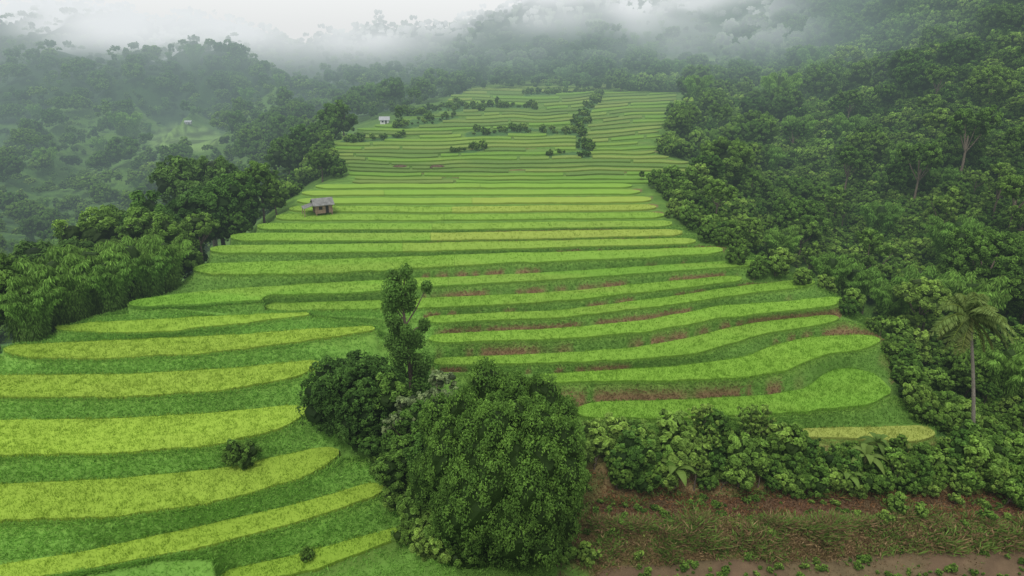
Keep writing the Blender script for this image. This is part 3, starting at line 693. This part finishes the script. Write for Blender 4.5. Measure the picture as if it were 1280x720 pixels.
# ---------------------------------------------------------------- palm
def palm(px,ybase,pxt,ytop,Y):
    global rng
    rng=np.random.default_rng(44)
    x=at(px,ybase,Y); z0=float(Hs(x,Y)[0]); xt,zt=at_dist(pxt,ytop,Y); h=float(zt)-z0; dxt=float(xt)-x
    e=bpy.data.objects.new('coconut_palm',None); COL.objects.link(e); e.location=(x,Y,z0)
    e['label']='tall coconut palm with drooping fronds above the shrubs'; e['category']='palm tree'
    n=30; ts=np.linspace(0,1,n); pts=np.stack([dxt*ts+.25*np.sin(ts*3.14),.1*ts,-.5+ts*(h+.5)],-1)
    rad=.21-.08*ts+.012*(np.arange(n)%2); rad[0]=.32
    add('trunk',mk_mesh('palm_trunk',*tube(pts,rad,10),True,m_palmbark),e)
    top=pts[-1]; m_fr=foliage('palm_leaf',(.15,.225,.055),(.20,.275,.075)); 
    for i in range(50):
        a=i*2.399; el=[1.4,1.15,.9,.6,.25,-.2,-.7][i%7]+rng.normal()*.1; L=4.5+.7*rng.random(); t=np.linspace(0,1,50)
        if el<-.15: L*=.8
        dx=np.array([math.cos(a),math.sin(a),0]); sd=np.array([-math.sin(a),math.cos(a),0])
        sp_=np.outer(t*L*math.cos(el)*(1-.12*t),dx)+np.outer(t*L*math.sin(el)-2.7*t**2.3*(1 if el>-.2 else .4),[0,0,1])
        parts=[tube(sp_[::3],np.linspace(.05,.012,len(sp_[::3])),5,(1.2,1.1,.7))]
        for s in(-1,1):
            Pq=sp_[3:]; ll=(.85*np.sin(np.clip(t[3:]*.95+.05,0,1)*np.pi)**.5+.12)[:,None]
            D=(sd*s*.8+dx*.4+np.array([0,0,-.5]))*ll+rng.normal(size=Pq.shape)*.04
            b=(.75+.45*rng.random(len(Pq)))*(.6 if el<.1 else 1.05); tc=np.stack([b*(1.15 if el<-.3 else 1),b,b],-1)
            parts.append(blades(Pq,D,.13,tc))
        add('frond',mk_mesh('palm_frond',*cat(parts),False,m_fr),e).location=Vector(top)
    V,Q,T=cat([csphere(top+np.array([.25*math.cos(q),.25*math.sin(q),-.3]),(.14,.14,.17),3,(1,1,1),0) for q in range(6)])
    add('coconut_cluster',mk_mesh('coconuts',V,Q,T,True,surf('coconut',3,.2,.1,base=(.12,.13,.04))),e)
palm(1218,560,1213,394,66)
# ---------------------------------------------------------------- buildings
def boxq(c,s):
    x,y,z=np.array(s)/2.; v=np.array([(-x,-y,-z),(x,-y,-z),(x,y,-z),(-x,y,-z),(-x,-y,z),(x,-y,z),(x,y,z),(-x,y,z)])
    return v+np.array(c),np.array([(0,3,2,1),(4,5,6,7),(0,1,5,4),(1,2,6,5),(2,3,7,6),(3,0,4,7)]),np.array([1.,1,1])
def gable(w,d,z,h,ov=.35,th=.06):
    x=w/2+ov;y=d/2+ov; e=-ov*h/(d/2)
    P=[]
    for s in(-1,1):
        v=np.array([(-x,s*y,z+e),(x,s*y,z+e),(x,0,z+h),(-x,0,z+h)]); v2=v+[0,0,th]
        P.append((np.concatenate([v,v2]),np.array([(0,3,2,1),(4,5,6,7),(0,1,5,4),(1,2,6,5),(2,3,7,6),(3,0,4,7)]),np.array([1.,1,1])))
    return cat(P)
m_wood=surf('weathered_boards',4,.4,.4,base=(.23,.16,.11)); m_tin=surf('weathered_tin',2,.6,.3,base=(.18,.18,.17),rough=.7); m_grey=surf('grey_roof',2,.2,.2,base=(.35,.36,.37)); m_dark=surf('dark_opening',2,.1,.1,base=(.02,.018,.015)); m_white=surf('white_wall',2,.12,.1,base=(.62,.62,.60)); m_pwall=surf('grey_wall',2,.12,.1,base=(.4,.4,.38)); m_straw=surf('straw',3,.4,.6,base=(.17,.125,.08))
def hut(px,py,zl,W,D,Hh,lab,wallm,roofm,rot,posts=True,name='hut',xy=None):
    x,Y=at_level(px,py,zl) if xy is None else xy; x=float(x);Y=float(Y); z=float(Hs(x,Y)[0])
    e=bpy.data.objects.new(name,None); COL.objects.link(e); e.location=(x,Y,z); e.rotation_euler=(0,0,rot); e['label']=lab; e['category']='hut' if name=='hut' else 'house'
    b=.7 if posts else 0
    w,d=W/2,D/2; zt=b+Hh; rh=Hh*.5
    v=np.array([(-w,-d,b),(w,-d,b),(w,d,b),(-w,d,b),(-w,-d,zt),(w,-d,zt),(w,d,zt),(-w,d,zt),(-w,0,zt+rh*.97),(w,0,zt+rh*.97)])
    q=np.array([(0,1,5,4),(2,3,7,6),(1,2,6,5),(3,0,4,7),(5,6,9,9),(7,4,8,8),(0,3,2,1)])
    add('wall',mk_mesh('wall',v,q,None,False,wallm),e)
    add('roof',mk_mesh('roof',*gable(W,D,zt+.03,rh),False,roofm),e)
    add('door',mk_mesh('door',*boxq((w*.35,-d-.02,b+Hh*.42),(W*.17,.06,Hh*.8)),False,m_dark),e)
    add('window',mk_mesh('window',*boxq((-w*.4,-d-.02,b+Hh*.58),(W*.2,.06,Hh*.32)),False,m_dark),e)
    add('window',mk_mesh('window',*boxq((w+.02,0,b+Hh*.58),(.06,D*.3,Hh*.32)),False,m_dark),e)
    if posts:
        for sx in(-1,1):
            for sy in(-1,1): add('post',mk_mesh('post',*boxq((sx*w*.9,sy*d*.9,b/2-.3),(.18,.18,b+.58)),False,m_wood),e)
        v=np.array([(-w-2.0,-d*.9,b+Hh*.62),(-w-.05,-d*.9,b+Hh*.95),(-w-.05,d*.9,b+Hh*.95),(-w-2.0,d*.9,b+Hh*.62)])
        add('porch_roof',mk_mesh('porch_roof',np.concatenate([v,v+[0,0,.06]]),np.array([(0,3,2,1),(4,5,6,7),(0,1,5,4),(1,2,6,5),(2,3,7,6),(3,0,4,7)]),None,False,roofm),e)
        for sy in(-1,1): add('post',mk_mesh('post',*boxq((-w-1.85,sy*d*.8,(b+Hh*.6)/2-.2),(.12,.12,b+Hh*.6+.35)),False,m_wood),e)
hut(404,268,S['R13']['z']-.2,3.0,2.8,1.6,'small weathered wooden hut on posts at the terrace edge',m_wood,m_tin,.45)
def solve_ground(px,py,y0=150,y1=700):
    Y=np.linspace(y0,y1,500); x,z=at_dist(px,py,Y); h=Hs(x,Y); i=int(np.argmax(h>z)); return float(x[i]),float(Y[i])
sx1,sy1=solve_ground(481,155,120,400)
hut(481,153,0,2.7,2.2,1.5,'tiny white-walled shed with grey roof among trees',m_white,m_grey,.1,False,'house',xy=(sx1,sy1))
hx,hy=solve_ground(236,156)
hut(236,160,0,2.6,2.0,1.1,'distant pale farmhouse on the misty forested slope',m_pwall,m_grey,.1,False,'house',xy=(hx,hy))
for px in(500,547):
    x,Y=at_level(px,210,S['F4']['z']); z=float(Hs(x,Y)[0]); r2=np.random.default_rng(px)
    V1,Q1,T1=csphere((0,0,.1),(1.6,1.1,.5),8,(1,1,1),.08); 
    n=900; rng=r2; d=unit(r2.normal(size=(n,3))+[0,0,.3])
    pr=cat([(V1,Q1,T1),blades(d*[1.5,1.0,.45]+[0,0,.1],unit(d+r2.normal(size=(n,3))*.6)*.3,.06,np.ones((n,3)))])
    o=add('straw_heap',mk_mesh('straw_heap',*pr,False,m_straw),label='low dull brown straw heap on a distant terrace',category='straw heap',group='straw heaps'); o.location=(float(x),float(Y),z)
rng=np.random.default_rng(99)
# ---------------------------------------------------------------- forest scatter
poly=np.array([(-300,436),(0,430),(70,404),(160,383),(240,340),(262,308),(330,273),(370,247),(395,228),(436,222),(425,205),(412,180),(420,163),(470,150),(500,150),(540,140),(556,122),(565,108),(610,92),(850,92),(864,130),(840,150),(828,175),(824,195),(878,203),(884,230),(805,232),(835,258),(862,285),(880,297),(912,310),(958,325),(1028,349),(1064,372),(1108,412),(1122,472),(1145,518),(1172,545),(1215,575),(1225,620),(1600,640),(1600,1500),(-600,1500),(-600,440)],float)
def inpoly(px,py):
    c=np.zeros(len(px),bool); n=len(poly); j=n-1
    for i in range(n):
        xi,yi=poly[i];xj,yj=poly[j]
        m=((yi>py)!=(yj>py)); xx=(xj-xi)*(py-yi)/(yj-yi+1e-12)+xi
        c^= m&(px<xx); j=i
    return c
def scatter(s,y0,y1,xm,rc,xmin=None):
    ys=np.arange(y0,y1,s); out=[]
    for yv in ys:
        xs=np.arange((-xm*yv-40) if xmin is None else xmin,xm*yv+40,s); out.append(np.stack([xs+rng.uniform(-.45,.45,len(xs))*s,yv+rng.uniform(-.45,.45,len(xs))*s],-1))
    P=np.concatenate(out); z=Hs(P[:,0],P[:,1]); ok=np.ones(len(P),bool)
    for dx,dy in((0,0),(rc,0),(-rc,0),(0,rc),(0,-rc)):
        px,py=project(P[:,0]+dx,P[:,1]+dy,z); ok&=~(inpoly(px,py)&(P[:,1]<300))
    px,py=project(P[:,0],P[:,1],z)
    for (cx,cy,rx,ry,ylo) in((232,179,50,25,200),(862,76,38,8,200),(236,160,14,12,200),(481,163,15,15,110)): ok&=~((((px-cx)/rx)**2+((py-cy)/ry)**2<1)&(P[:,1]>ylo))
    ok&=(px>-450)&(px<1730)&(py<700)
    return P[ok],z[ok],px[ok],py[ok]
sets=[scatter(4.2,56,150,1.0,1.6),scatter(5.4,150,420,1.0,2.5),scatter(7.2,420,700,1.0,0)]
P=np.concatenate([s[0] for s in sets]); Zp=np.concatenate([s[1] for s in sets]); PXp=np.concatenate([s[2] for s in sets]); PYp=np.concatenate([s[3] for s in sets])
band=np.concatenate([np.full(len(s[0]),i) for i,s in enumerate(sets)])
kinds=['A','B','C','D','Bm','E','Q','H']
cl=fbm(P[:,0]/40,P[:,1]/40,5)
kd=np.array([rng.choice(8,p=[.17,.17,.10,.15,.10,.14,.10,.07]) for _ in range(len(P))])
kd[(cl>.49)&(rng.random(len(P))<.62)&(P[:,0]>0)]=4
kd[(cl<.40)&(rng.random(len(P))<.5)]=2
big_=rng.random(len(P))<.15
kd[big_&(rng.random(len(P))<.6)]=6
sc=np.where(band==0,.50,np.where(band==1,.70,.85))*(.42+.55*rng.random(len(P))+(.7+.7*rng.random(len(P)))*big_*(band<2)+.35*(kd==7))
sc=np.where((band==0)&(P[:,0]>0)&(P[:,1]<95),sc*.85,sc)
sc=np.where((band==1)&(P[:,0]>30)&(fbm(P[:,0]/25,P[:,1]/25,9)>.5),sc*1.3,sc)
sc=np.where(np.hypot(P[:,0]-sx1,P[:,1]-sy1)<22,np.minimum(sc,.38),sc)
rt=rng.random(len(P))*6.28
inview=(PXp>-30)&(PXp<1310)&(PYp>0)
score=np.where(inview,P[:,1],1e6); order=np.argsort(score)
NI=195; ind=order[:NI]; rest=order[NI:]
for i in ind:
    place(kinds[kd[i]],float(P[i,0]),float(P[i,1]),float(sc[i]),rot=float(rt[i]),z=float(Zp[i]),group='trees of the wooded slopes')
def gn_scatter(name,pts,kind,scl,rot,objs,label,category):
    me=bpy.data.meshes.new(name); me.vertices.add(len(pts)); me.vertices.foreach_set('co',pts.astype(np.float32).ravel())
    for nm,ty,ar in(('kd','INT',kind.astype(np.int32)),('scl','FLOAT',scl.astype(np.float32)),('rot','FLOAT',rot.astype(np.float32))):
        a=me.attributes.new(nm,ty,'POINT'); a.data.foreach_set('value',ar)
    o=add(name,me,kind='stuff',label=label,category=category)
    ng=bpy.data.node_groups.new(name+'_nodes','GeometryNodeTree')
    ng.interface.new_socket('Geometry',in_out='INPUT',socket_type='NodeSocketGeometry'); ng.interface.new_socket('Geometry',in_out='OUTPUT',socket_type='NodeSocketGeometry')
    N=ng.nodes;L=ng.links; gi=N.new('NodeGroupInput'); go=N.new('NodeGroupOutput'); jn=N.new('GeometryNodeJoinGeometry')
    def attr(nm,ty):
        a=N.new('GeometryNodeInputNamedAttribute'); a.data_type=ty; a.inputs['Name'].default_value=nm; return a.outputs[0]
    ak=attr('kd','INT'); as_=attr('scl','FLOAT'); ar=attr('rot','FLOAT')
    cx=N.new('ShaderNodeCombineXYZ'); L.new(ar,cx.inputs[2])
    for i,ob in enumerate(objs):
        cmp=N.new('FunctionNodeCompare'); cmp.data_type='INT'; cmp.operation='EQUAL'
        L.new(ak,cmp.inputs[2]); cmp.inputs[3].default_value=i
        oi=N.new('GeometryNodeObjectInfo'); oi.inputs['Object'].default_value=ob; oi.inputs['As Instance'].default_value=True; oi.transform_space='ORIGINAL'
        ip=N.new('GeometryNodeInstanceOnPoints'); L.new(gi.outputs[0],ip.inputs['Points']); L.new(cmp.outputs[0],ip.inputs['Selection'])
        L.new(oi.outputs['Geometry'],ip.inputs['Instance']); L.new(cx.outputs[0],ip.inputs['Rotation']); L.new(as_,ip.inputs['Scale'])
        L.new(ip.outputs[0],jn.inputs[0])
    L.new(jn.outputs[0],go.inputs[0])
    md=o.modifiers.new('scatter','NODES'); md.node_group=ng
    return o
pts=np.stack([P[rest,0],P[rest,1],Zp[rest]],-1)
gn_scatter('forest',pts,kd[rest],sc[rest],rt[rest],[PROTO[k]['crown'] for k in kinds],'dense misty rainforest covering the mountain slopes','forest')
q1=scatter(2.4,56,190,.95,.4)
Pu,Zu=q1[0],q1[1]; ku=(rng.random(len(Pu))<.4).astype(int); su=.8+.9*rng.random(len(Pu))
q2=scatter(3.8,190,330,1.0,.8,xmin=50)
Pu=np.concatenate([Pu,q2[0]]); Zu=np.concatenate([Zu,q2[1]]); ku=np.concatenate([ku,(rng.random(len(q2[0]))<.4).astype(int)]); su=np.concatenate([su,1.4+1.4*rng.random(len(q2[0]))])
xs=rng.uniform(-60,90,9000); ys=rng.uniform(165,330,9000); zs=Hs(xs,ys); bx,by=project(xs,ys,zs); ok=in_band(bx,by,.3)&(rng.random(9000)<.45)
Pu=np.concatenate([Pu,np.stack([xs[ok],ys[ok]],-1)]); Zu=np.concatenate([Zu,zs[ok]]); ku=np.concatenate([ku,(rng.random(ok.sum())<.5).astype(int)]); su=np.concatenate([su,.3+.75*rng.random(ok.sum())**2])
xw=rng.uniform(7,52,700); yw=rng.uniform(49,60.5,700); kp=(fbm(xw/4,yw/2.5,88)>.44); xw,yw=xw[kp],yw[kp]
Pu=np.concatenate([Pu,np.stack([xw,yw],-1)]); Zu=np.concatenate([Zu,Hs(xw,yw)-.05]); ku=np.concatenate([ku,(rng.random(len(xw))<.6).astype(int)]); su=np.concatenate([su,.10+.25*rng.random(len(xw))**2])
gn_scatter('undergrowth',np.stack([Pu[:,0],Pu[:,1],Zu],-1),ku,su,rng.random(len(Pu))*6.28,[PROTO['S']['crown'],PROTO['T']['crown']],'tangled green undergrowth between the trees','undergrowth')
tb=np.where(ok)[0][::18][:14]
for i in tb: place('D' if rng.random()<.6 else 'E',float(xs[i]),float(ys[i]),.2+.2*rng.random(),label='small tree in the scrub between distant terraces',group='small trees between distant terraces')
print('FOREST',len(P),'UNDER',len(Pu))
# ---------------------------------------------------------------- light, camera
w=bpy.data.worlds.new('World'); scene.world=w; w.use_nodes=True; nt=w.node_tree; nt.nodes.clear()
sk=nt.nodes.new('ShaderNodeTexSky'); sk.sky_type='NISHITA'; sk.sun_disc=False; sk.sun_elevation=math.radians(58); sk.sun_rotation=math.radians(200); sk.air_density=1.; sk.dust_density=3
hs=nt.nodes.new('ShaderNodeHueSaturation'); hs.inputs['Saturation'].default_value=.2; hs.inputs['Value'].default_value=1.5
mx=nt.nodes.new('ShaderNodeMix'); mx.data_type='RGBA'; mx.inputs[0].default_value=.78; mx.inputs[7].default_value=(6.35,6.5,6.5,1)
bg=nt.nodes.new('ShaderNodeBackground'); bg.inputs['Strength'].default_value=.15
wo=nt.nodes.new('ShaderNodeOutputWorld'); nt.links.new(sk.outputs[0],hs.inputs['Color']); nt.links.new(hs.outputs[0],mx.inputs[6]); nt.links.new(mx.outputs[2],bg.inputs[0]); nt.links.new(bg.outputs[0],wo.inputs[0])
sd=bpy.data.lights.new('sun','SUN'); sd.energy=1.5; sd.angle=math.radians(14); sd.color=(1,.97,.92)
so=bpy.data.objects.new('sun',sd); COL.objects.link(so); so.rotation_euler=(math.radians(32),0,math.radians(-20))
cam=bpy.data.cameras.new('camera'); cam.sensor_width=36; cam.lens=F/1280*36; cam.clip_end=6000; cam.clip_start=.5
co=bpy.data.objects.new('camera',cam); COL.objects.link(co); co.location=(0,0,CZ); co.rotation_euler=(math.radians(70),0,0); scene.camera=co
scene.view_settings.view_transform='Standard'; scene.view_settings.look='None'; scene.view_settings.exposure=0
